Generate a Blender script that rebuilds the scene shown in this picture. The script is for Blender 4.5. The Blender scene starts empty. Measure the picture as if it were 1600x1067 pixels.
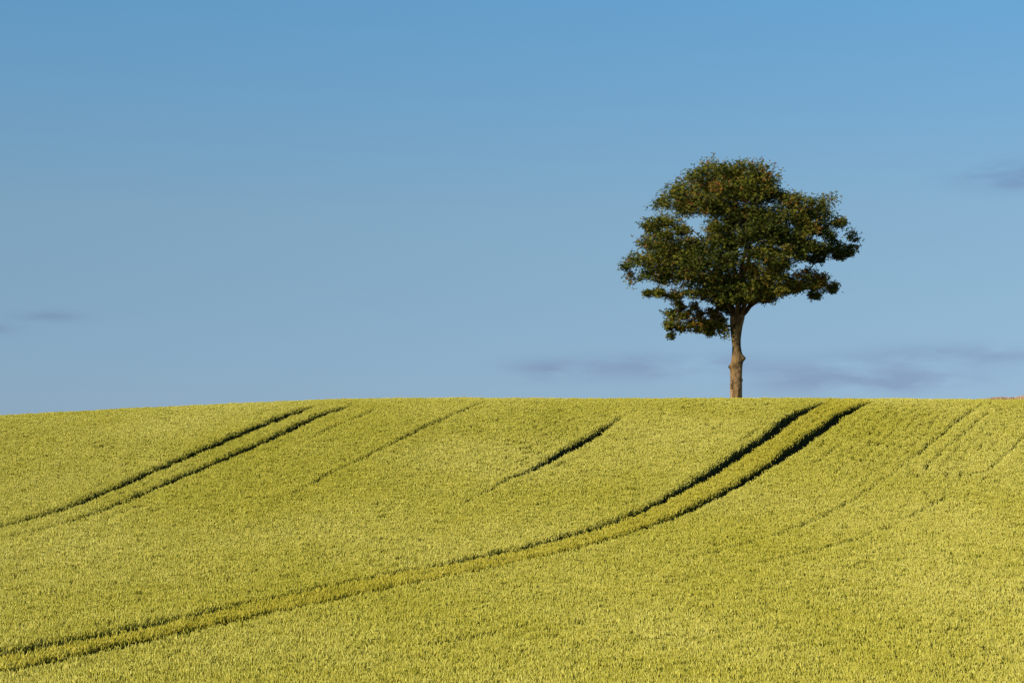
import bpy, math, random
import numpy as np
from mathutils import Vector
rng = np.random.default_rng(7); random.seed(7)
scene = bpy.context.scene
C = scene.collection
R = math.radians

# ------------------------------------------------------------------ camera
F = 1600 * 85 / 36.0            # focal length in photo pixels
HOR = 860.0                     # photo row of the true horizon (the hill stands above it)
PITCH = math.atan((HOR - 533.5) / F)
cam = bpy.data.cameras.new('camera'); cam.lens = 85; cam.sensor_width = 36
cam.clip_start = 0.5; cam.clip_end = 20000
co = bpy.data.objects.new('camera', cam); C.objects.link(co)
co.location = (0, 0, 0); co.rotation_euler = (math.pi / 2 + PITCH, 0, 0)
scene.camera = co

def ray(px, py):
    a = (px - 800) / F; b = (533.5 - py) / F
    c, s = math.cos(PITCH), math.sin(PITCH)
    y = c - b * s; z = s + b * c
    return a / y, z / y         # per metre of depth

# ------------------------------------------------------------------ noise
def vnoise(x, y, seed=0):
    xi = np.floor(x).astype(np.int64); yi = np.floor(y).astype(np.int64)
    fx = x - xi; fy = y - yi; fx = fx*fx*(3-2*fx); fy = fy*fy*(3-2*fy)
    def h(a, b):
        v = (a*374761393 + b*668265263 + seed*974711) & 0xffffffff
        v = ((v ^ (v >> 13)) * 1274126177) & 0xffffffff
        return ((v ^ (v >> 16)) & 0xffff) / 65535.0
    return (h(xi,yi)*(1-fx)+h(xi+1,yi)*fx)*(1-fy) + (h(xi,yi+1)*(1-fx)+h(xi+1,yi+1)*fx)*fy

# ------------------------------------------------------------------ terrain (height of the canopy top)
kD = np.array([-60, 0, 25, 36, 46, 52, 60, 68, 78, 86, 95, 104, 112, 118, 122, 126, 132, 145, 170, 220, 400, 4000.])
kY = {46:1070, 52:1015, 60:952, 68:896, 78:832, 86:785, 95:735, 104:690, 112:655, 118:635, 122:626, 126:621}
kZ = []
for d in kD:
    kZ.append(d * (HOR - kY[int(d)]) / F if int(d) in kY else None)
fix = {-60:-3.6, 0:-3.5, 25:-3.35, 36:-3.0, 132:7.95, 145:6.6, 170:3.4, 220:0.0, 400:-6.0, 4000:-6.0}
kZ = np.array([fix[int(d)] if z is None else z for d, z in zip(kD, kZ)])
tD = np.arange(-60, 420, 0.5)
tZ = np.interp(tD, kD, kZ)
g = np.exp(-0.5 * (np.arange(-20, 21) * 0.5 / 2.6) ** 2); g /= g.sum()
tZ = np.convolve(np.pad(tZ, 20, mode='edge'), g, mode='valid')
H = 0.80                         # crop height
def canopy(x, y):
    z = np.interp(y, tD, tZ)
    l = np.clip((-x - 6.0) / 20.5, 0, 3)
    z = z + 0.07 * np.clip((y - 104) / 14, 0, 1) - 0.90 * l ** 1.35 * np.clip((y - 55) / 68, 0, 1.3)
    r = np.clip((x - 17) / 12, 0, 3)
    z = z - 0.10 * r * np.clip((y - 70) / 50, 0, 1.3)
    z = z + 0.16 * (vnoise(x / 14 + 3, y / 22, 5) - 0.5) * np.clip((118 - y) / 20, 0, 1)
    return z
def unproject(px, py):
    ax, az = ray(px, py)
    d = np.arange(36, 130, 0.05)
    below = canopy(ax * d, d) >= az * d
    i = int(np.argmax(below)) if below.any() else int(np.argmin(az * d - canopy(ax * d, d)))
    return ax * d[i], d[i]

# ------------------------------------------------------------------ wheel tracks, traced then laid on the ground
# (px, py, vertical thickness of the dark band, strength)
TR = [
 [(-60,838,4,1),(0,821,5,1),(50,806,6,1),(100,793,7,1),(150,772,9,1),(200,750,10,1),(250,729,9,1),(300,707,9,1),(350,686,10,1),(400,665,10,1),(450,646,9,1),(475,637,6,1),(495,631,3,.7)],
 [(-40,848,2,.5),(0,840,2,.5),(50,828,2.5,.5),(100,815,4,.9),(162,794,5,1),(212,773,7,1),(260,752,7,1),(300,735,8,1),(350,714,9,1),(400,693,9,1),(450,670,9,1),(487,651,8,1),(525,638,6,1),(552,630,3,.7)],
 [(435,779,2.5,.6),(472,762,3,.7),(505,742,4,.8),(532,729,3,.7),(562,716,3,.8),(600,696,4,.8),(625,684,4,.9),(662,665,4.5,1),(695,651,3.5,.8),(712,644,3,.7),(745,630,3,.7),(762,625,2,.5)],
 [(712,787,2,.5),(750,771,2.5,.7),(782,752,3.5,.8),(800,744,4.5,1),(825,735,6,1),(850,721,8,1),(875,707,11,1),(912,687,15,1),(937,672,9,1),(955,659,5,1),(975,647,2,.8)],
 [(-60,1028,8,1),(0,1017,9,1),(19,1014,9,1),(66,1004,8,1),(103,996,6,1),(150,987,6,1),(197,978,7,1),(244,969,6,.9),(300,957,5,.9),(360,943,4,.9),(450,925,3.5,.8),(547,906,4,.8),(612,892,2.5,.6),(669,884,5,1),(706,876,6,1),(762,865,6,1),(800,856,6,1),(862,841,7,1),(907,829,7,1),(962,811,7,1),(1012,790,9,1),(1062,764,11,1),(1112,735,15,1),(1150,710,18,1),(1200,678,18,1),(1225,656,17,1),(1250,641,12,1),(1275,631,7,1),(1292,626,3,.8)],
 [(-60,1054,6,.9),(0,1042,7,1),(47,1034,5,.9),(103,1023,5,.9),(141,1015,8,1),(187,1002,7,1),(225,994,6,.9),(290,981,7,.9),(380,962,5,.8),(500,937,4,.8),(543,930,4,.9),(575,921,6,1),(635,907,3.5,.8),(669,902,3.5,.8),(706,895,3.5,.8),(753,886,3,.8),(800,876,3,.7),(850,865,3.5,.8),(887,856,4,.8),(950,840,4,.9),(1000,824,5,1),(1050,806,8,1),(1100,781,10,1),(1150,756,11,1),(1200,726,13,1),(1237,699,17,1),(1275,674,18,1),(1300,655,14,1),(1325,640,10,1),(1350,629,5,1),(1364,625,2,.8)],
 [(1312,791,4,.9),(1330,780,3,.7),(1360,760,3,.7),(1395,735,3,.6),(1412,722,3,.6),(1435,705,4,.9),(1460,685,4,.9),(1482,666,4.5,1),(1500,651,4,.9),(1520,637,3,.7),(1535,630,2,.5)],
 [(1442,729,3,.7),(1475,700,2,.5),(1497,682,3,.7),(1515,665,3,.8),(1537,647,2.5,.7),(1547,641,2,.5)],
 [(1375,827,2.5,.6),(1410,810,2,.4),(1445,792,3.5,.8),(1482,771,4,.9)],
 [(1540,735,2,.4),(1562,715,2.5,.7),(1582,697,2.5,.7),(1600,680,3,.8),(1640,650,3,.8)],
 [(1266,725,3,.7),(1290,709,2,.5),(1310,693,2,.6),(1322,684,2,.3)],
 [(444,700,2,.5),(500,676,2,.5),(520,664,3.5,.9),(534,658,3,.6),(562,649,2.5,.8),(582,638,3,.7),(596,632,2,.3)],
 [(1080,868,2.5,.5),(1137,853,3,.75),(1200,836,3,.7),(1250,820,3,.75),(1308,793,3,.7)],
 [(1040,908,2.5,.6),(1110,892,3,.65),(1190,876,3,.7),(1290,852,3,.7),(1372,829,3,.65)],
 [(660,1006,2.5,.6),(730,993,3,.7),(800,979,2.5,.5),(900,955,2,.4)],
 [(1185,668,2,.5),(1170,680,2.5,.6),(1115,705,2,.3)][::-1],
]
tracks = []
for pts in TR:
    xs, ys, ws, ss = [], [], [], []
    dense = []
    for a, b in zip(pts[:-1], pts[1:]):
        n = max(2, int(abs(b[0]-a[0]) / 12))
        for i in range(n):
            t = i / n
            dense.append([a[k]*(1-t)+b[k]*t for k in range(4)] + [abs((b[1]-a[1])/(b[0]-a[0]))])
    dense.append(list(pts[-1]) + [dense[-1][4]])
    sl = np.array([d[4] for d in dense]); sl = np.convolve(np.pad(sl, 2, mode='edge'), np.ones(5)/5, mode='valid')
    for d, s in zip(dense, sl):
        x, y = unproject(d[0], d[1])
        if ys and y <= ys[-1] + 0.02: continue
        xs.append(x); ys.append(y); ss.append(d[3])
        near = min(1, max(0, (70 - y) / 12))
        ws.append(0.5 * d[2] * (1 + .55 * near) / max(s, .12) / F * y)
    o = np.argsort(ys)
    xs, ys, ws, ss = [np.array(v)[o] for v in (xs, ys, ws, ss)]
    yy = np.arange(ys[0], ys[-1], 0.5)
    def sm(v):
        q = np.interp(yy, ys, v); k = np.ones(7)/7
        return np.convolve(np.pad(q, 3, mode='reflect', reflect_type='odd'), k, mode='valid') if len(q) > 8 else q
    tracks.append((yy, sm(xs), np.maximum(sm(ws), .03), sm(ss)))

def gapfield(x, y):
    """>0 inside a wheel track, metres from its edge; strength of that track; between the main pair"""
    best = np.full(x.shape, -9.0); st = np.zeros(x.shape)
    for i, (yy, tx, tw, ts) in enumerate(tracks):
        inside = (y > yy[0]) & (y < yy[-1])
        cx = np.interp(y, yy, tx); w = np.interp(y, yy, tw); s = np.interp(y, yy, ts)
        cx = cx + 0.10 * (vnoise(y * 0.9, y * 0 + i, 11) - 0.5)
        w = w * (0.82 + 0.36 * vnoise(y * 2.3, y * 0 + i, 3))
        w = np.where(s < 0.95, w * (1 - (1 - s) * 1.1 * (vnoise(y * 1.4, y*0 + i, 9) > s * .8)), w)
        dx = np.gradient(tx, yy) if len(yy) > 2 else np.zeros(len(yy))
        k = 1 / np.sqrt(1 + np.interp(y, yy, dx) ** 2)
        d = (w * 0.98 + 0.085 * (s > .5) + 0.035 * np.clip((s - .8) * 5, 0, 1) - np.abs(x - cx)) * k
        d = np.where(inside, d, -9)
        st = np.where(d > best, s, st); best = np.maximum(best, d)
    return best, st
def strip(x, y):
    a, b = tracks[4], tracks[5]
    xa = np.interp(y, a[0], a[1]); xb = np.interp(y, b[0], b[1])
    lo, hi = np.minimum(xa, xb), np.maximum(xa, xb)
    return np.clip(np.minimum(x - lo, hi - x) / 0.25, 0, 1)

# ------------------------------------------------------------------ materials
def mat(name):
    m = bpy.data.materials.new(name); m.use_nodes = True
    nt = m.node_tree; b = nt.nodes['Principled BSDF']
    b.inputs['Specular IOR Level'].default_value = 0.25
    return m, nt, b
def node(nt, t, **k):
    n = nt.nodes.new(t)
    for a, v in k.items(): setattr(n, a, v)
    return n
def ramp(nt, fac, stops):
    r = node(nt, 'ShaderNodeValToRGB'); nt.links.new(fac, r.inputs[0])
    while len(r.color_ramp.elements) < len(stops): r.color_ramp.elements.new(0.5)
    for e, (p, c) in zip(r.color_ramp.elements, stops):
        e.position = p; e.color = (*c, 1) if len(c) == 3 else c
    return r.outputs[0]
def mixc(nt, fac, a, b, mode='MIX'):
    m = node(nt, 'ShaderNodeMix', data_type='RGBA', blend_type=mode)
    for i, v in ((0, fac), (6, a), (7, b)):
        if isinstance(v, (int, float)): m.inputs[i].default_value = v
        elif isinstance(v, tuple): m.inputs[i].default_value = (*v, 1)
        else: nt.links.new(v, m.inputs[i])
    return m.outputs[2]
def noise(nt, scale, detail=3, vec=None, sx=(1,1,1)):
    g_ = node(nt, 'ShaderNodeNewGeometry')
    mp = node(nt, 'ShaderNodeMapping'); mp.inputs['Scale'].default_value = sx
    nt.links.new(vec or g_.outputs['Position'], mp.inputs[0])
    n = node(nt, 'ShaderNodeTexNoise'); n.inputs['Scale'].default_value = scale; n.inputs['Detail'].default_value = detail
    nt.links.new(mp.outputs[0], n.inputs[0]); return n.outputs[0]

EAR_A, EAR_B, EAR_C = (0.53, 0.45, 0.044), (0.68, 0.58, 0.092), (0.41, 0.36, 0.021)
def crop_mat(name, cols, rough, trans=0.0):
    m, nt, b = mat(name)
    oi = node(nt, 'ShaderNodeObjectInfo')
    base = ramp(nt, oi.outputs['Random'], [(0, cols[0]), (.55, cols[1]), (1, cols[2])])
    big = ramp(nt, noise(nt, 0.11, 4, sx=(1, .45, 1)), [(.36, (0.89, 0.90, 0.66)), (.64, (1.06, 1.07, 1.38))])
    col = mixc(nt, 1.0, base, big, 'MULTIPLY')
    at = node(nt, 'ShaderNodeAttribute', attribute_type='INSTANCER', attribute_name='tone')
    col2 = mixc(nt, 1.0, col, (0.95, 0.90, 0.55), 'MULTIPLY')
    col = mixc(nt, at.outputs['Fac'], col, col2)
    nt.links.new(col, b.inputs['Base Color']); b.inputs['Roughness'].default_value = rough
    if trans:
        tr = node(nt, 'ShaderNodeBsdfTranslucent'); nt.links.new(col, tr.inputs[0])
        mx = node(nt, 'ShaderNodeMixShader'); mx.inputs[0].default_value = trans
        nt.links.new(b.outputs[0], mx.inputs[1]); nt.links.new(tr.outputs[0], mx.inputs[2])
        nt.links.new(mx.outputs[0], nt.nodes['Material Output'].inputs[0])
    return m
M_ear = crop_mat('wheat_ear', (EAR_A, EAR_B, EAR_C), .6)
M_leaf = crop_mat('wheat_leaf', ((0.25, 0.22, 0.018), (0.32, 0.275, 0.026), (0.17, 0.16, 0.013)), .55, .15)
M_low_shade = crop_mat('wheat_lower_leaf_shade', ((0.055, 0.075, 0.014), (0.085, 0.10, 0.018), (0.04, 0.055, 0.012)), .6)  # green lower leaves, darkened so the track walls' shade is in the colour

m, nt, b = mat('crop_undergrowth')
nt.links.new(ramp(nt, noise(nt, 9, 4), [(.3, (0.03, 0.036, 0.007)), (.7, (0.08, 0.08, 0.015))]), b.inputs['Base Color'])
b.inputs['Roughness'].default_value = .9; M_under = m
m, nt, b = mat('dark_soil')
nt.links.new(ramp(nt, noise(nt, 3, 6), [(.3, (0.045, 0.032, 0.02)), (.7, (0.12, 0.088, 0.055))]), b.inputs['Base Color'])
b.inputs['Roughness'].default_value = .95; M_soil = m

def mesh_np(name, v, faces_flat, sizes, mats, fmat=None, smooth=False):
    me = bpy.data.meshes.new(name)
    me.vertices.add(len(v)); me.vertices.foreach_set('co', np.asarray(v, np.float32).ravel())
    nl = len(faces_flat)
    if nl:
        me.loops.add(nl); me.loops.foreach_set('vertex_index', np.asarray(faces_flat, np.int32))
        me.polygons.add(len(sizes))
        st = np.concatenate([[0], np.cumsum(sizes)[:-1]]).astype(np.int32)
        me.polygons.foreach_set('loop_start', st)
        if fmat is not None: me.polygons.foreach_set('material_index', np.asarray(fmat, np.int32))
        me.polygons.foreach_set('use_smooth', np.full(len(sizes), smooth))
    for mm in mats: me.materials.append(mm)
    me.update(calc_edges=True)
    return me
def link(name, me, parent=None):
    o = bpy.data.objects.new(name, me); C.objects.link(o)
    if parent: o.parent = parent
    return o

# ------------------------------------------------------------------ ground sheet
def axis(fine_lo, fine_hi, step, far):
    a = list(np.arange(fine_lo, fine_hi + .01, step)); s = step
    while a[-1] < far: s *= 1.5; a.append(a[-1] + s)
    s = step
    while a[0] > -far: s *= 1.5; a.insert(0, a[0] - s)
    return np.array(a)
gx = axis(-60, 60, 1.0, 6000); gy = axis(-20, 170, 0.8, 6000)
GX, GY = np.meshgrid(gx, gy)
GZ = canopy(GX, GY) - H
GZ = np.maximum(GZ, -9.0) 
def grid_faces(nx, ny):
    i = np.arange(nx * ny).reshape(ny, nx)
    return np.stack([i[:-1,:-1], i[:-1,1:], i[1:,1:], i[1:,:-1]], -1).reshape(-1, 4)
gf = grid_faces(len(gx), len(gy))
ground = link('ground', mesh_np('ground', np.stack([GX, GY, GZ], -1).reshape(-1, 3), gf.ravel(), np.full(len(gf), 4), [M_soil], smooth=True))
ground['kind'] = 'structure'

# ------------------------------------------------------------------ the wheat: undergrowth shell + instanced stalks
SH = 0.30                         # stalk tops above the shell
def half(y): return 0.2118 * np.maximum(y, 30) * 1.04 + 2.2
ny = 800; nx = 400
ys_ = np.linspace(24, 140, ny); us = np.linspace(-1, 1, nx)
SY, SU = np.meshgrid(ys_, us, indexing='ij'); SX = SU * half(SY)
gd, gs = gapfield(SX, SY)
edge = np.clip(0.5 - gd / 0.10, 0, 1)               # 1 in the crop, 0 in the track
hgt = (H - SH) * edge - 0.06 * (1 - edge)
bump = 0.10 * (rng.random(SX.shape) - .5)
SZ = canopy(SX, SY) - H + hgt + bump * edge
# the outer rim goes down to the soil
rim = (SU <= -0.999) | (SU >= 0.999) | (SY <= 24.001) | (SY >= 139.99)
SZ = np.where(rim, canopy(SX, SY) - H - 0.1, SZ)
sv = np.stack([SX, SY, SZ], -1).reshape(-1, 3)
sf = grid_faces(nx, ny)
# stalk positions
def scatter(n):
    y = 41 + (134 - 41) * np.sqrt(rng.random(n) * (1 - .10) + .10 * rng.random(n)) if False else None
    y = 41 + 93 * rng.random(int(n * 1.6)); k = rng.random(len(y)) < half(y) / half(134)
    y = y[k]; x = (rng.random(len(y)) * 2 - 1) * (0.2118 * y * 1.02 + 1.2)
    return x, y
x, y = scatter(300000)
d, s = gapfield(x, y)
# sparser seeding in patches, and drill rows running with the tracks
cx = np.interp(y, tracks[4][0], tracks[4][1])
row = (x - cx) * 0.93
thin = vnoise(x * 1.7, y * .8, 21) * .6 + vnoise(x * .5, y * .3, 22) * .4
keep = (d < -0.10) & (rng.random(len(x)) < 0.80 + 0.5 * (thin - .5))
ridge = 0.5 + 0.5 * np.cos((row + .12 * vnoise(y * .4, y * 0, 61)) * 2 * np.pi / 0.46)
zone = np.clip((vnoise(x / 5, y / 12, 31) - .38) * 4, 0, 1) * np.clip((y - 82) / 14, 0, 1) * np.clip((x + 3) / 4, .25, 1)
keep &= rng.random(len(x)) > 0.93 * zone * (ridge > .62)
hole = vnoise(x / .15, y / .30, 51) * .8 + vnoise(x / .6, y / 1.1, 52) * .2
keep &= (hole > .27) | (rng.random(len(x)) < .12)
x, y, d = x[keep], y[keep], d[keep]
n1 = len(x)
z = canopy(x, y) - SH - 0.03
lodge = vnoise(x * 3.1, y * 1.6, 41) * .5 + vnoise(x * .9, y * .5, 42) * .5
scl = 0.79 + 0.20 * lodge + 0.18 * (hole[keep] - .4) + 0.22 * (rng.random(n1) - .5)
var = rng.integers(0, 6, n1)
tone = strip(x, y) * 0.8
# full-height stalks lining the track walls
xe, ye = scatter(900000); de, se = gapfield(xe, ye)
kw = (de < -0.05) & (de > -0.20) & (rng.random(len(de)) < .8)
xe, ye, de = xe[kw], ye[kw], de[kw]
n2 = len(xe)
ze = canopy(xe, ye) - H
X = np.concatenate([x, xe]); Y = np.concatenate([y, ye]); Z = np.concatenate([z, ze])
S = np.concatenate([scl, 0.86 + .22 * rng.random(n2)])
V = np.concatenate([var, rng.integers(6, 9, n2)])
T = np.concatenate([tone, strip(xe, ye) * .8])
n = n1 + n2
print('stalk clumps', n1, n2)
rot = np.stack([rng.normal(0, .07, n) + .03, rng.normal(0, .07, n) + .05, rng.random(n) * 6.283], -1)
allv = np.concatenate([sv, np.stack([X, Y, Z], -1)])
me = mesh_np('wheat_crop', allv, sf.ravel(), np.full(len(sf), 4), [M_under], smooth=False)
N = len(allv); base = len(sv)
def attr(name, typ, dom, arr, key='value'):
    a = me.attributes.new(name, typ, dom); a.data.foreach_set(key, np.asarray(arr).ravel())
pl = np.zeros(N, bool); pl[base:] = True
attr('plant', 'BOOLEAN', 'POINT', pl)
f = np.zeros(N, np.float32); f[base:] = S; attr('size', 'FLOAT', 'POINT', f)
f = np.zeros(N, np.float32); f[base:] = T; attr('tone', 'FLOAT', 'POINT', f)
f = np.zeros(N, np.int32); f[base:] = V; attr('variant', 'INT', 'POINT', f)
f = np.zeros((N, 3), np.float32); f[base:] = rot; attr('turn', 'FLOAT_VECTOR', 'POINT', f, 'vector')
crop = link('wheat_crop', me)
crop['kind'] = 'stuff'; crop['label'] = 'ripening yellow green wheat covering the whole hillside, cut by dark wheel tracks'; crop['category'] = 'wheat'

# one clump of wheat, several variants
def clump(name, tall, nst, seed):
    rr = random.Random(seed); v = []; f = []; sz = []; fm = []
    def face(ps, mi):
        i = len(v); v.extend(ps); f.extend(range(i, i + len(ps))); sz.append(len(ps)); fm.append(mi)
    for k in range(nst):
        a = rr.random() * 6.283; r = rr.random() ** .5 * (0.13 if not tall else 0.06)
        p = Vector((math.cos(a) * r, math.sin(a) * r, 0))
        h = (0.22 if not tall else 0.66) + rr.uniform(-.07, .05)
        lean = Vector((rr.gauss(0, .05) , rr.gauss(0, .05), 0)) * (1 if not tall else 1.6)
        top = p + lean + Vector((0, 0, h))
        b = rr.random() * 3.14; w = Vector((math.cos(b), math.sin(b), 0)) * .005
        face([p - w, p + w, top + w, top - w], 1)
        # the ear, a tapered four-sided spindle nodding slightly
        nod = Vector((rr.gauss(.012, .02), rr.gauss(0, .02), 0))
        L = rr.uniform(.085, .12); ew = rr.uniform(.010, .0135)
        rings = []
        for t, q in ((0, .45), (.3, 1), (.75, .8), (1, .15)):
            c = top + Vector((0, 0, L * t)) + nod * t * t
            rings.append([c + Vector((math.cos(b + j * math.pi / 2), math.sin(b + j * math.pi / 2), 0)) * ew * q for j in range(4)])
        for r0, r1 in zip(rings[:-1], rings[1:]):
            for j in range(4): face([r0[j], r0[(j+1) % 4], r1[(j+1) % 4], r1[j]], 0)
        # blades
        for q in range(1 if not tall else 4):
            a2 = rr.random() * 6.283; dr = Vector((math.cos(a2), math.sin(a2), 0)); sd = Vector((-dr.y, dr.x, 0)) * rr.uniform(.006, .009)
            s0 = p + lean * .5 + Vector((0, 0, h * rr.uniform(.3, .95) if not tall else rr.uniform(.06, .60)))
            l = rr.uniform(.10, .2); m1 = s0 + dr * l * .5 + Vector((0, 0, l * .45)); m2 = s0 + dr * l + Vector((0, 0, l * rr.uniform(-.1, .4)))
            face([s0 - sd, s0 + sd, m1 + sd, m1 - sd], 1); face([m1 - sd, m1 + sd, m2], 1)
    return bpy.data.objects.new(name, mesh_np(name, [tuple(q) for q in v], f, sz, [M_ear, M_leaf if not tall else M_low_shade], fm))
lib = bpy.data.collections.new('wheat_clumps')
for i in range(6): lib.objects.link(clump('wheat_clump_%d' % i, False, 9, 100 + i))
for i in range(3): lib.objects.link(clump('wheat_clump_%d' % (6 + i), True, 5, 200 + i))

ng = bpy.data.node_groups.new('plant_wheat', 'GeometryNodeTree')
ng.interface.new_socket('Geometry', in_out='INPUT', socket_type='NodeSocketGeometry')
ng.interface.new_socket('Geometry', in_out='OUTPUT', socket_type='NodeSocketGeometry')
gi = node(ng, 'NodeGroupInput'); go = node(ng, 'NodeGroupOutput')
ci = node(ng, 'GeometryNodeCollectionInfo'); ci.inputs['Collection'].default_value = lib
ci.inputs['Separate Children'].default_value = True; ci.inputs['Reset Children'].default_value = True
ip = node(ng, 'GeometryNodeInstanceOnPoints'); ip.inputs['Pick Instance'].default_value = True
def named(nm, t):
    q = node(ng, 'GeometryNodeInputNamedAttribute', data_type=t); q.inputs['Name'].default_value = nm
    return q.outputs['Attribute']
L = ng.links.new
L(gi.outputs[0], ip.inputs['Points']); L(named('plant', 'BOOLEAN'), ip.inputs['Selection'])
L(ci.outputs[0], ip.inputs['Instance']); L(named('variant', 'INT'), ip.inputs['Instance Index'])
er = node(ng, 'FunctionNodeEulerToRotation'); L(named('turn', 'FLOAT_VECTOR'), er.inputs[0]); L(er.outputs[0], ip.inputs['Rotation'])
L(named('size', 'FLOAT'), ip.inputs['Scale'])
jg = node(ng, 'GeometryNodeJoinGeometry'); L(ip.outputs[0], jg.inputs[0]); L(gi.outputs[0], jg.inputs[0]); L(jg.outputs[0], go.inputs[0])
md = crop.modifiers.new('plant_wheat', 'NODES'); md.node_group = ng

# ------------------------------------------------------------------ the tree
TD = 127.5; K = TD / F                                    # metres per photo pixel at the tree
tx0 = (1151 - 800) * K; tz0 = float(canopy(np.array([tx0]), np.array([TD]))[0]) - H
tree = bpy.data.objects.new('sycamore_tree', None); C.objects.link(tree)
tree.location = (tx0, TD, tz0)
tree['label'] = 'lone broad crowned sycamore with knobbly tan trunk standing on the crest of the wheat field'; tree['category'] = 'tree'
def tp(px, py, dy=0.0):                                    # photo pixel -> tree-local point
    ax, az = ray(px, py)
    return np.array([ax * TD - tx0, dy, az * TD - tz0])

m, nt, b = mat('bark')
bk = ramp(nt, noise(nt, 4.0, 6, sx=(1, 1, .5)), [(.34, (0.055, 0.030, 0.010)), (.5, (0.20, 0.118, 0.038)), (.66, (0.31, 0.18, 0.065))])
tc = node(nt, 'ShaderNodeTexCoord')
sp = node(nt, 'ShaderNodeSeparateXYZ'); nt.links.new(tc.outputs['Object'], sp.inputs[0])
mr = node(nt, 'ShaderNodeMapRange'); mr.inputs[1].default_value = 0.6; mr.inputs[2].default_value = 2.6; mr.inputs[3].default_value = .95; mr.inputs[4].default_value = .12
nt.links.new(sp.outputs[2], mr.inputs[0])
pt = ramp(nt, noise(nt, 5.5, 3, vec=tc.outputs['Object'], sx=(1,1,.6)), [(.50, (0,0,0)), (.56, (1,1,1))])
mu = node(nt, 'ShaderNodeMath', operation='MULTIPLY'); nt.links.new(pt, mu.inputs[0]); nt.links.new(mr.outputs[0], mu.inputs[1])
col = mixc(nt, mu.outputs[0], bk, (0.46, 0.26, 0.125))
kn = ramp(nt, noise(nt, 3.2, 2, vec=tc.outputs['Object'], sx=(1.4,1.4,.8)), [(.30, (.18,.13,.09)), (.36, (1,1,1))])
col = mixc(nt, 1.0, col, kn, 'MULTIPLY')
nt.links.new(col, b.inputs['Base Color']); b.inputs['Roughness'].default_value = .85
bp = node(nt, 'ShaderNodeBump'); bp.inputs['Strength'].default_value = .9; bp.inputs['Distance'].default_value = .08
nt.links.new(noise(nt, 9, 6, vec=tc.outputs['Object'], sx=(1,1,.35)), bp.inputs['Height']); nt.links.new(bp.outputs[0], b.inputs['Normal'])
M_bark = m
m, nt, b = mat('branch_bark')
nt.links.new(ramp(nt, noise(nt, 4, 4), [(.3, (0.045, 0.030, 0.014)), (.7, (0.16, 0.10, 0.045))]), b.inputs['Base Color']); b.inputs['Roughness'].default_value = .85
M_branch = m

# skeleton grown toward foliage lobes
def z1(X_, Y_): return 950 + X_ / 3.81, 230 + Y_ / 3.81
def z2(X_, Y_): return 1000 + X_ / 5.333, 430 + Y_ / 5.333
LB = []
for a in [(800,140,110,45),(650,145,110,55),(900,175,90,70),(540,200,90,60),(760,230,140,70),(430,245,60,50),(610,290,130,70),(860,290,110,60),(965,200,45,45),
          (320,335,55,45),(400,300,70,50),(490,345,90,50),(620,370,80,40),(270,470,60,35),(360,450,80,42),(440,500,50,22),
          (255,570,60,45),(370,590,100,45),(500,590,90,50),(180,680,75,42),(300,670,100,50),(430,690,90,45),(560,690,95,50),(105,715,25,15),
          (240,755,55,28),(330,780,90,32),(470,780,95,40),(600,790,80,40),(140,785,10,35),(300,868,50,20),(410,872,70,30),(540,872,90,36),(670,860,80,45),
          (740,390,110,55),(640,470,50,40),(690,560,45,50),(740,560,60,50),(640,540,50,40),(800,550,50,40),(640,620,60,40),(880,620,60,45),(700,700,80,50),(780,790,80,40),(930,480,80,50),(1010,520,70,50),(640,800,70,45),(1020,700,80,35),(940,830,80,30),(720,480,60,35),(850,420,120,65),(740,640,70,45),(860,510,100,50),(740,850,90,50),(870,850,110,55),(840,720,80,40),(960,650,100,45),(960,750,90,45),
          (1000,290,60,35),(1060,335,70,45),(1170,310,60,38),(1285,325,65,42),(1150,400,100,55),(1000,440,100,60),(1270,420,80,50),(1365,450,45,30),(1200,490,100,45),(1070,530,80,45),(1290,515,55,32),
          (1440,535,50,28),(1455,600,38,30),(1340,590,75,38),(1220,605,95,38),(1100,620,100,45),(1250,665,85,18),(1370,650,45,12),(960,560,60,35),
          (1080,785,80,32),(1195,775,75,32),(1285,800,60,32),(1335,840,32,26),(1235,885,24,20),(1160,830,70,24),(1030,850,75,32),(950,900,45,22),(690,905,60,28),(760,905,50,22),(860,905,60,25),(1090,840,70,30),(1400,620,60,30),(1240,840,60,25),(330,730,80,30),(480,735,70,30),(330,525,60,30),(470,640,80,40),(1290,625,70,30),(1150,560,70,35)]:
    p = z1(a[0], a[1]); LB.append((p[0], p[1], a[2] / 3.81, a[3] / 3.81))
for a in [(265,330,55,40),(340,400,90,40),(240,395,40,38),(430,400,60,36),(450,262,28,22),(560,400,50,36),(655,340,38,38),(700,455,45,45),(610,475,50,25),(255,505,12,12),(320,240,18,14),(500,376,60,26),(430,415,45,18),(480,455,30,12),(560,455,22,12),(390,330,50,26),(640,420,50,40),(380,440,60,26),(500,400,60,34),(620,400,50,40),(690,400,40,40),(660,250,50,30),(600,350,50,36),(500,325,60,26),(400,325,60,26),(330,285,50,20),(250,440,40,30),(720,300,34,40),(560,450,60,36),(690,260,40,36),(640,210,50,34),(760,225,50,30),(840,230,45,28),(610,300,40,24),(930,215,60,24),(150,150,40,18),(60,150,18,14)]:
    p = z2(a[0], a[1]); LB.append((p[0], p[1], a[2] / 5.333, a[3] / 5.333))

nodes = []; par = []; top_of = []                       # skeleton nodes
def add(p, q, grp): nodes.append(np.array(p, float)); par.append(q); top_of.append(grp); return len(nodes) - 1
fork = add(tp(1150, 500), -1, -1)
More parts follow.
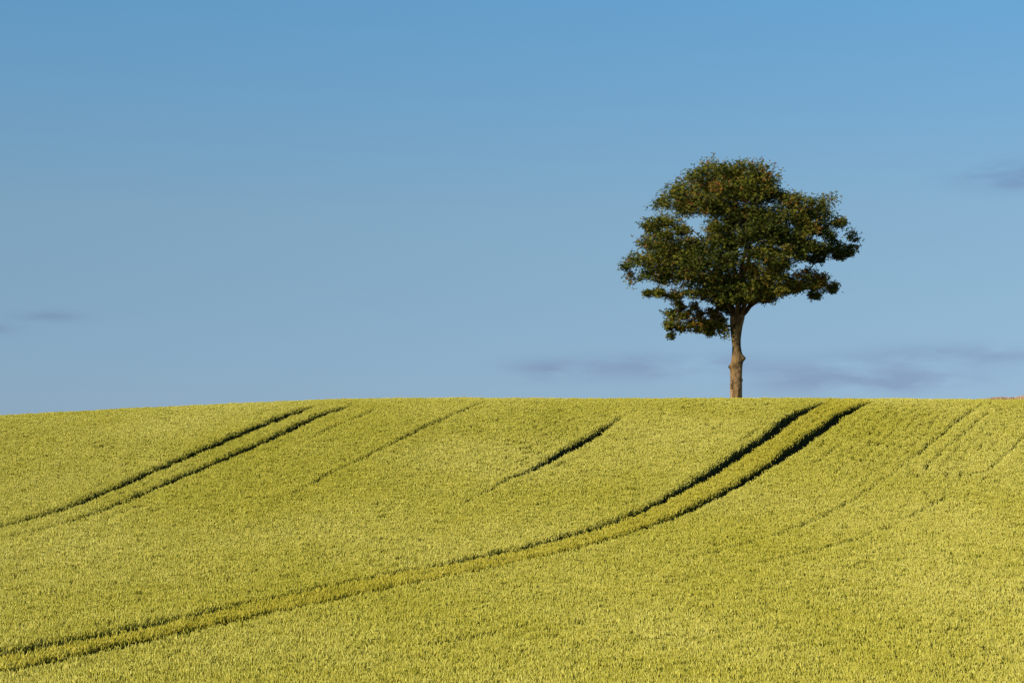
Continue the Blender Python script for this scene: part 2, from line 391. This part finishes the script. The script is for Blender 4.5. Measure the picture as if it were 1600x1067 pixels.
# main limbs, traced from the photo; depth leans each one forward or back
limbs = [
 [(1144,488,-.2),(1136,476,-.5),(1128,466,-.8),(1112,450,-1.3),(1090,436,-1.8),(1062,424,-2.2)],
 [(1146,482,.2),(1140,460,.4),(1130,430,.6),(1116,398,.9),(1098,368,1.1),(1078,348,1.2),(1060,332,1.2)],
 [(1152,484,-.1),(1152,455,-.2),(1146,420,-.3),(1142,385,-.2),(1140,345,0),(1146,305,.1),(1150,275,.1)],
 [(1156,486,.3),(1160,462,.8),(1166,430,1.3),(1176,395,1.8),(1184,355,2.0),(1188,312,2.0)],
 [(1158,488,-.3),(1166,468,-.8),(1180,445,-1.4),(1200,420,-1.9),(1224,392,-2.2),(1250,362,-2.2),(1275,335,-2.0)],
 [(1160,492,0),(1172,478,.1),(1190,466,.1),(1215,455,0),(1240,444,-.1),(1270,432,-.2),(1295,436,-.2)],
 [(1158,488,.5),(1172,460,1.2),(1196,436,1.9),(1226,415,2.5),(1262,396,2.8),(1300,385,2.6)],
 [(1148,485,.6),(1136,468,1.4),(1116,446,2.4),(1090,424,3.0),(1056,408,3.2),(1020,402,3.0)],
 [(1150,480,-.8),(1150,450,-1.7),(1154,415,-2.6),(1158,370,-3.0),(1156,325,-2.6)],
]
limb_r = {}
for gi_, lim in enumerate(limbs):
    q = fork; prev = nodes[fork]; step_ = 0; nst_ = len(lim) * 2
    for (a, b_, dy) in lim:
        tgt = tp(a, b_, dy)
        for t in (.5, 1.0):
            pt_ = prev + (tgt - prev) * t + (np.array([random.gauss(0, .05), random.gauss(0, .05), random.gauss(0, .04)]) if t < 1 else 0)
            q = add(pt_, q, gi_); step_ += 1
            limb_r[q] = (.19, .14, .15, .12, .15, .17, .12, .12, .12)[gi_] * max(0, 1 - step_ / nst_) ** 1.1
        prev = tgt
# low spray off the trunk at its left
low = [(1141,510,.0),(1130,507,-.2),(1118,503,-.3),(1100,500,-.3),(1080,498,-.3),(1060,500,-.2)]
q = add(tp(1148, 514), fork, 9); 
for a, b_, dy in low: q = add(tp(a, b_, dy), q, 9)
def reach(tgt, step, sag):
    P = np.array(nodes); dv = P - tgt
    dist = np.linalg.norm(dv, axis=1) + 0.35 * np.maximum(P[:, 2] - tgt[2], 0) * 2
    dist[fork] += 3
    j = int(np.argmin(dist)); p0 = nodes[j].copy(); n_ = max(1, int(np.linalg.norm(tgt - p0) / step)); q_ = j
    for i in range(1, n_ + 1):
        t = i / n_; pt_ = p0 + (tgt - p0) * t; pt_[2] += sag * math.sin(t * math.pi) * .5
        if i < n_: pt_ += np.array([random.gauss(0, .06) for _ in range(3)])
        q_ = add(pt_, q_, top_of[j])
    return q_
cx0, cy0 = 1150, 385
clusters = []
order = sorted(range(len(LB)), key=lambda i: (LB[i][0]-cx0)**2 + (LB[i][1]-cy0)**2)
for li in order:
    px, py, rx, ry = LB[li]
    e = ((px - cx0) / 190) ** 2 + ((py - cy0) / 140) ** 2
    deep = 4.6 * math.sqrt(max(0.03, 1 - min(e, .97)))
    if li >= len(LB) - 36: deys = [random.uniform(-.4, .4)]; 
    else:
        nd = 3 if deep > 3.2 else 2 if deep > 1.7 else 1
        deys = [(-deep * .72, deep * .5, 0)[i] + random.uniform(-.5, .5) for i in ((0, 1, 2) if nd == 3 else (0, 1) if nd == 2 else (2,))]
    for dy in deys:
        c = tp(px, py, dy); sc_ = (TD + dy) / TD
        c[0] = (c[0] + tx0) * sc_ - tx0; c[2] = (c[2] + tz0) * sc_ - tz0
        reach(c, .45, .12)
        Rx, Rz = rx * K * 1.06, ry * K * 1.22; Ry = max(.5, min(Rx, 1.3))
        ns = max(5, int(Rx * Rz * Ry * 11 + Rx * Rz * (17 if li < len(LB) - 36 else 42)))
        for _ in range(ns):
            u = np.array([random.gauss(0, 1) for _ in range(3)]); u /= np.linalg.norm(u); r_ = random.random() ** .45
            p = c + u * r_ * np.array([Rx, Ry, Rz])
            reach(p, .35, .08); clusters.append((p, min(.34, max(.14, Rz * .6)), li))
LBM = len(clusters)
# radii by the pipe model
n_ = len(nodes); cnt = np.zeros(n_); kids = [[] for _ in range(n_)]
for i in range(n_ - 1, -1, -1):
    if not kids[i]: cnt[i] = 1
    if par[i] >= 0: kids[par[i]].append(i)
    if kids[i]: cnt[i] = sum(cnt[k] for k in kids[i])
rad = 0.0085 * cnt ** 0.44
print('tree nodes', n_, 'leaf clusters', len(clusters), 'fork', rad[fork])
rad = np.minimum(rad, .20)
for i, r0 in limb_r.items(): rad[i] = max(rad[i], r0)
for i in range(n_):
    if cnt[i] <= 5 and top_of[i] >= 0 and kids[i]:
        clusters.append((nodes[i], .19, None))
def tube_group(grp):
    v = []; f = []
    chains = []
    for i in range(n_):
        if top_of[i] != grp: continue
        p = par[i]
        if p < 0: continue
        start = top_of[p] != grp or (len(kids[p]) > 1 and max(kids[p], key=lambda k: cnt[k]) != i)
        if start:
            ch = [p, i]; cur = i
            while kids[cur]:
                cur = max(kids[cur], key=lambda k: cnt[k]); ch.append(cur)
            chains.append(ch)
    for ch in chains:
        pts = [nodes[k] for k in ch]; rs = [rad[ch[1]]] + [rad[k] for k in ch[1:]]
        rs[-1] *= .5
        ns = 8 if rs[0] > .06 else 5 if rs[0] > .02 else 3
        base_ = len(v)
        for k, p in enumerate(pts):
            t = pts[min(k+1, len(pts)-1)] - pts[max(k-1, 0)]; t /= (np.linalg.norm(t) + 1e-9)
            a = np.cross(t, (0.3, 1, 0.1)); a /= (np.linalg.norm(a) + 1e-9); b2 = np.cross(t, a)
            for j in range(ns):
                th = 6.2832 * j / ns; v.append(p + (a * math.cos(th) + b2 * math.sin(th)) * rs[k])
        for k in range(len(pts) - 1):
            for j in range(ns):
                a_ = base_ + k*ns + j; b_ = base_ + k*ns + (j+1) % ns
                f.append((a_, b_, b_ + ns, a_ + ns))
    return v, f
for gsel in range(10):
    v, f = tube_group(gsel)
    if f: link('branch', mesh_np('branch', v, np.array(f).ravel(), np.full(len(f), 4), [M_branch if gsel != 9 else M_bark], smooth=True), tree)

# trunk: traced left and right edges, with burrs
prof = [(634,1139,1163),(622,1141.5,1160),(605,1140.8,1159.8),(590,1141,1159.6),(578,1140.6,1159.8),(572,1140.8,1160.4),(565,1142.4,1160.8),(558,1143.2,1160.6),(550,1143.6,1158.6),(540,1143.8,1157.2),(530,1142.8,1157.2),(520,1141.6,1158.6),(510,1141,1160.5),(502,1140.5,1162.5),(495,1140.6,1164),(491,1144,1162)]
ns = 28; v = []; f = []
pz = [p[0] for p in prof][::-1]
rows = np.linspace(634, 491, 88)
L_ = np.interp(rows, pz, [p[1] for p in prof][::-1]); R_ = np.interp(rows, pz, [p[2] for p in prof][::-1])
burr = [(573, math.pi + .3, .13, 3.2), (560, -.25, .15, 4.2), (594, -.15, .05, 2.2), (580, -1.25, .05, 2.0), (566, -1.7, .06, 3), (545, -1.3, .04, 2), (531,-2.2,.05,2.5), (600,-1.9,.03,2)]
for k, r_ in enumerate(rows):
    c = tp((L_[k] + R_[k]) / 2, r_); hw = (R_[k] - L_[k]) / 2 * K
    for j in range(ns):
        th = 6.2832 * j / ns
        rr_ = hw * (1 + .035 * math.sin(3 * th + r_ * .05) + .025 * math.sin(7 * th + r_ * .12)) 
        for (by, ba, bh, bw) in burr:
            da = (th - ba + math.pi) % (2 * math.pi) - math.pi
            rr_ += bh * math.exp(-((r_ - by) / bw) ** 2 - (da / .42) ** 2)
        v.append(c + np.array([math.cos(th) * rr_, math.sin(th) * rr_, 0]))
for k in range(len(rows) - 1):
    for j in range(ns):
        f.append((k*ns + j, k*ns + (j+1) % ns, (k+1)*ns + (j+1) % ns, (k+1)*ns + j))
fl = [i for q in f for i in q] + [(len(rows)-1)*ns + j for j in range(ns)]
link('trunk', mesh_np('trunk', v, fl, [4]*len(f) + [ns], [M_bark], smooth=True), tree)

# leaves: palmate, three kite-shaped lobes each
m, nt, b = mat('sycamore_leaf')
at = node(nt, 'ShaderNodeAttribute', attribute_name='hue')
col = ramp(nt, at.outputs['Fac'], [(0, (0.014, 0.024, 0.003)), (.40, (0.060, 0.072, 0.005)), (.70, (0.19, 0.172, 0.014)), (.86, (0.24, 0.140, 0.018)), (1, (0.25, 0.085, 0.016))])
nt.links.new(col, b.inputs['Base Color']); b.inputs['Roughness'].default_value = .55; b.inputs['Specular IOR Level'].default_value = .12
tr = node(nt, 'ShaderNodeBsdfTranslucent'); nt.links.new(col, tr.inputs[0])
mx = node(nt, 'ShaderNodeMixShader'); mx.inputs[0].default_value = .12
nt.links.new(b.outputs[0], mx.inputs[1]); nt.links.new(tr.outputs[0], mx.inputs[2]); nt.links.new(mx.outputs[0], nt.nodes['Material Output'].inputs[0])
M_tl = m
cc = []; hues = []
for (p, r_, li) in clusters:
    nl = int(23 + 14 * random.random()) if li is not None else 11
    cc.append(rng.normal(0, 1, (nl, 3)) * np.array([r_, r_, r_ * .66]) * .76 + p)
    px, py = 1151 + p[0] / K, 620 - p[2] / K
    warm = vnoise(np.array([px / 45.0 + p[1]]), np.array([py / 38.0]), 77)[0]
    rust = vnoise(np.array([px / 26.0 + 9]), np.array([py / 22.0 + p[1] * .5]), 78)[0] > .68 and py < 470
    mu_ = .31 + .38 * warm + random.gauss(0, .09)
    hues.append(np.clip(rng.normal(mu_, .13, nl) + (rng.random(nl) < (.30 if rust else .02)) * .42, 0, 1))
P = np.concatenate(cc); hue = np.concatenate(hues)
NL = len(P); print('leaves', NL)
nrm = rng.normal(0, .62, (NL, 3)) + np.array([-.30, -.30, .60]); nrm /= np.linalg.norm(nrm, axis=1)[:, None]
ref = rng.normal(0, 1, (NL, 3)); ta = np.cross(nrm, ref); ta /= np.linalg.norm(ta, axis=1)[:, None]; tb = np.cross(nrm, ta)
sz = rng.uniform(.070, .125, NL)
shape = []
for a in (-1.05, 0, 1.05):
    l = 1.25 if a == 0 else 1.0
    shape += [(0, 0, 0), (math.sin(a - .38) * .62 * l, math.cos(a - .38) * .62 * l, .05), (math.sin(a) * l * 1.15, math.cos(a) * l * 1.15, -.18), (math.sin(a + .38) * .62 * l, math.cos(a + .38) * .62 * l, .05)]
shape = np.array(shape)
VV = P[:, None, :] + sz[:, None, None] * (shape[None, :, 0:1] * ta[:, None, :] + shape[None, :, 1:2] * tb[:, None, :] + shape[None, :, 2:3] * nrm[:, None, :])
VV = VV.reshape(-1, 3)
me2 = mesh_np('crown', VV, np.arange(len(VV)), np.full(NL * 3, 4), [M_tl])
a = me2.attributes.new('hue', 'FLOAT', 'POINT'); a.data.foreach_set('value', np.repeat(hue, 12).astype(np.float32))
link('crown', me2, tree)

# ------------------------------------------------------------------ dry grass verge beyond the crest, at the right
m, nt, b = mat('dry_grass')
nt.links.new(ramp(nt, noise(nt, 2.5, 3), [(.35, (0.36, 0.20, 0.10)), (.65, (0.66, 0.44, 0.23))]), b.inputs['Base Color']); b.inputs['Roughness'].default_value = .8
v = []; f = []
for i in range(9000):
    t = random.random(); xx = 25.0 + 13 * t; yy_ = 129.2 + random.random() * 1.6
    zb = float(np.interp(yy_, tD, tZ)) - H - .1 * max(0, (xx - 17) / 12)
    top = float(canopy(np.array([xx]), np.array([126.0]))[0])
    amp = min(1, max(0, (xx - 25.2) / 3)) ** .7
    hh = H + .25 + (.06 + .30 * amp) * random.random() ** .6 * (0.55 + .7 * float(vnoise(np.array([xx * 1.3]), np.array([0.0]), 5)[0]))
    a_ = random.random() * 3.14; w = .012
    dx_, dy_ = math.cos(a_) * w, math.sin(a_) * w; lx = random.gauss(0, .10); ly = random.gauss(0, .08)
    k = len(v)
    v += [(xx - dx_, yy_ - dy_, zb), (xx + dx_, yy_ + dy_, zb), (xx + lx*.7 + dx_*1.6, yy_ + ly*.7 + dy_*1.6, zb + hh*.8), (xx + lx, yy_ + ly, zb + hh), (xx + lx*.7 - dx_*1.6, yy_ + ly*.7 - dy_*1.6, zb + hh*.8)]
    f.append((k, k+1, k+2, k+3, k+4))
dg = link('dry_grass', mesh_np('dry_grass', v, np.array(f).ravel(), np.full(len(f), 5), [m]))
dg['kind'] = 'stuff'; dg['label'] = 'tan brown dry grass showing over the crest at the far right'; dg['category'] = 'grass'

# ------------------------------------------------------------------ sun and sky
SUN_EL = 30; SUN_AZ = 56           # degrees to the left of straight behind the camera
sd = Vector((-math.sin(R(SUN_AZ)) * math.cos(R(SUN_EL)), -math.cos(R(SUN_AZ)) * math.cos(R(SUN_EL)), math.sin(R(SUN_EL))))
sl_ = bpy.data.lights.new('sun', 'SUN'); sl_.energy = 4.8; sl_.angle = R(.5); sl_.color = (1.0, .93, .80)
so = bpy.data.objects.new('sun', sl_); C.objects.link(so); so.rotation_euler = sd.to_track_quat('Z', 'Y').to_euler()
w = bpy.data.worlds.new('World'); scene.world = w; w.use_nodes = True
nt = w.node_tree; bg = nt.nodes['Background']
sky = node(nt, 'ShaderNodeTexSky', sky_type='NISHITA'); sky.sun_disc = False
sky.sun_elevation = R(SUN_EL); sky.sun_rotation = math.atan2(sd.x, sd.y)
sky.air_density = 1.0; sky.dust_density = 0.6; sky.ozone_density = 2.0; sky.altitude = 50
bg.inputs['Strength'].default_value = .085
SKY_TINT = (1.0, 1.0, 1.0)
tc0 = node(nt, 'ShaderNodeTexCoord'); sp0 = node(nt, 'ShaderNodeSeparateXYZ'); nt.links.new(tc0.outputs['Generated'], sp0.inputs[0])
m0 = node(nt, 'ShaderNodeMapRange'); m0.inputs[1].default_value = 0.0; m0.inputs[2].default_value = 0.4; nt.links.new(sp0.outputs[2], m0.inputs[0])
air = ramp(nt, m0.outputs[0], [(.12, (.68, .84, 1.25)), (.27, (.79, .95, 1.12)), (.35, (.86, 1.03, 1.14)), (.56, (.73, 1.20, 1.38)), (.9, (.74, 1.1, 1.4))])
c1 = mixc(nt, 1.0, sky.outputs[0], air, 'MULTIPLY')
# faint slate clouds low in the sky, laid out by direction
tcw = node(nt, 'ShaderNodeTexCoord')
def cloudnoise(scale, sx, lo, hi, detail=5):
    mp = node(nt, 'ShaderNodeMapping'); mp.inputs['Scale'].default_value = sx
    nt.links.new(tcw.outputs['Generated'], mp.inputs[0])
    n3 = node(nt, 'ShaderNodeTexNoise'); n3.inputs['Scale'].default_value = scale; n3.inputs['Detail'].default_value = detail
    nt.links.new(mp.outputs[0], n3.inputs[0])
    return ramp(nt, n3.outputs[0], [(lo, (0,0,0)), (hi, (1,1,1))])
sepw = node(nt, 'ShaderNodeSeparateXYZ'); nt.links.new(tcw.outputs['Generated'], sepw.inputs[0])
def math2(op, a, b_):
    q = node(nt, 'ShaderNodeMath', operation=op)
    for i, vv in enumerate((a, b_)):
        if isinstance(vv, (int, float)): q.inputs[i].default_value = vv
        else: nt.links.new(vv, q.inputs[i])
    return q.outputs[0]
def gauss(px, py, wx, wy):
    ax, az = ray(px, py); l = math.sqrt(ax*ax + 1 + az*az); ax /= l; az /= l
    u = math2('DIVIDE', math2('SUBTRACT', sepw.outputs[0], ax), wx / F); vv = math2('DIVIDE', math2('SUBTRACT', sepw.outputs[2], az), wy / F)
    s2 = math2('ADD', math2('MULTIPLY', u, u), math2('MULTIPLY', vv, vv))
    return math2('POWER', 2.718, math2('MULTIPLY', s2, -1.0))
tot = None
for args, amp in (((1580,275,70,20), 1.5), ((75,494,50,9), .9), ((0,512,30,8), .8), ((1290,588,190,26), 1.0), ((1530,552,160,16), .9), ((1420,598,120,14), .7), ((860,578,70,16), .9), ((1010,572,110,20), .8), ((1120,560,60,12), .3)):
    gg = math2('MULTIPLY', gauss(*args), amp); tot = gg if tot is None else math2('ADD', tot, gg)
cn = cloudnoise(30, (1, 1, 3.6), .34, .58)
fac = math2('MINIMUM', math2('MULTIPLY', tot, cn), 1.0)
fac = math2('MULTIPLY', fac, 1.0)
c2 = mixc(nt, 1.0, c1, (0.82, 0.76, 0.83), 'MULTIPLY')
nt.links.new(mixc(nt, fac, c1, c2), bg.inputs[0])

scene.view_settings.view_transform = 'Standard'; scene.view_settings.look = 'None'
scene.view_settings.exposure = 0; scene.view_settings.gamma = 1
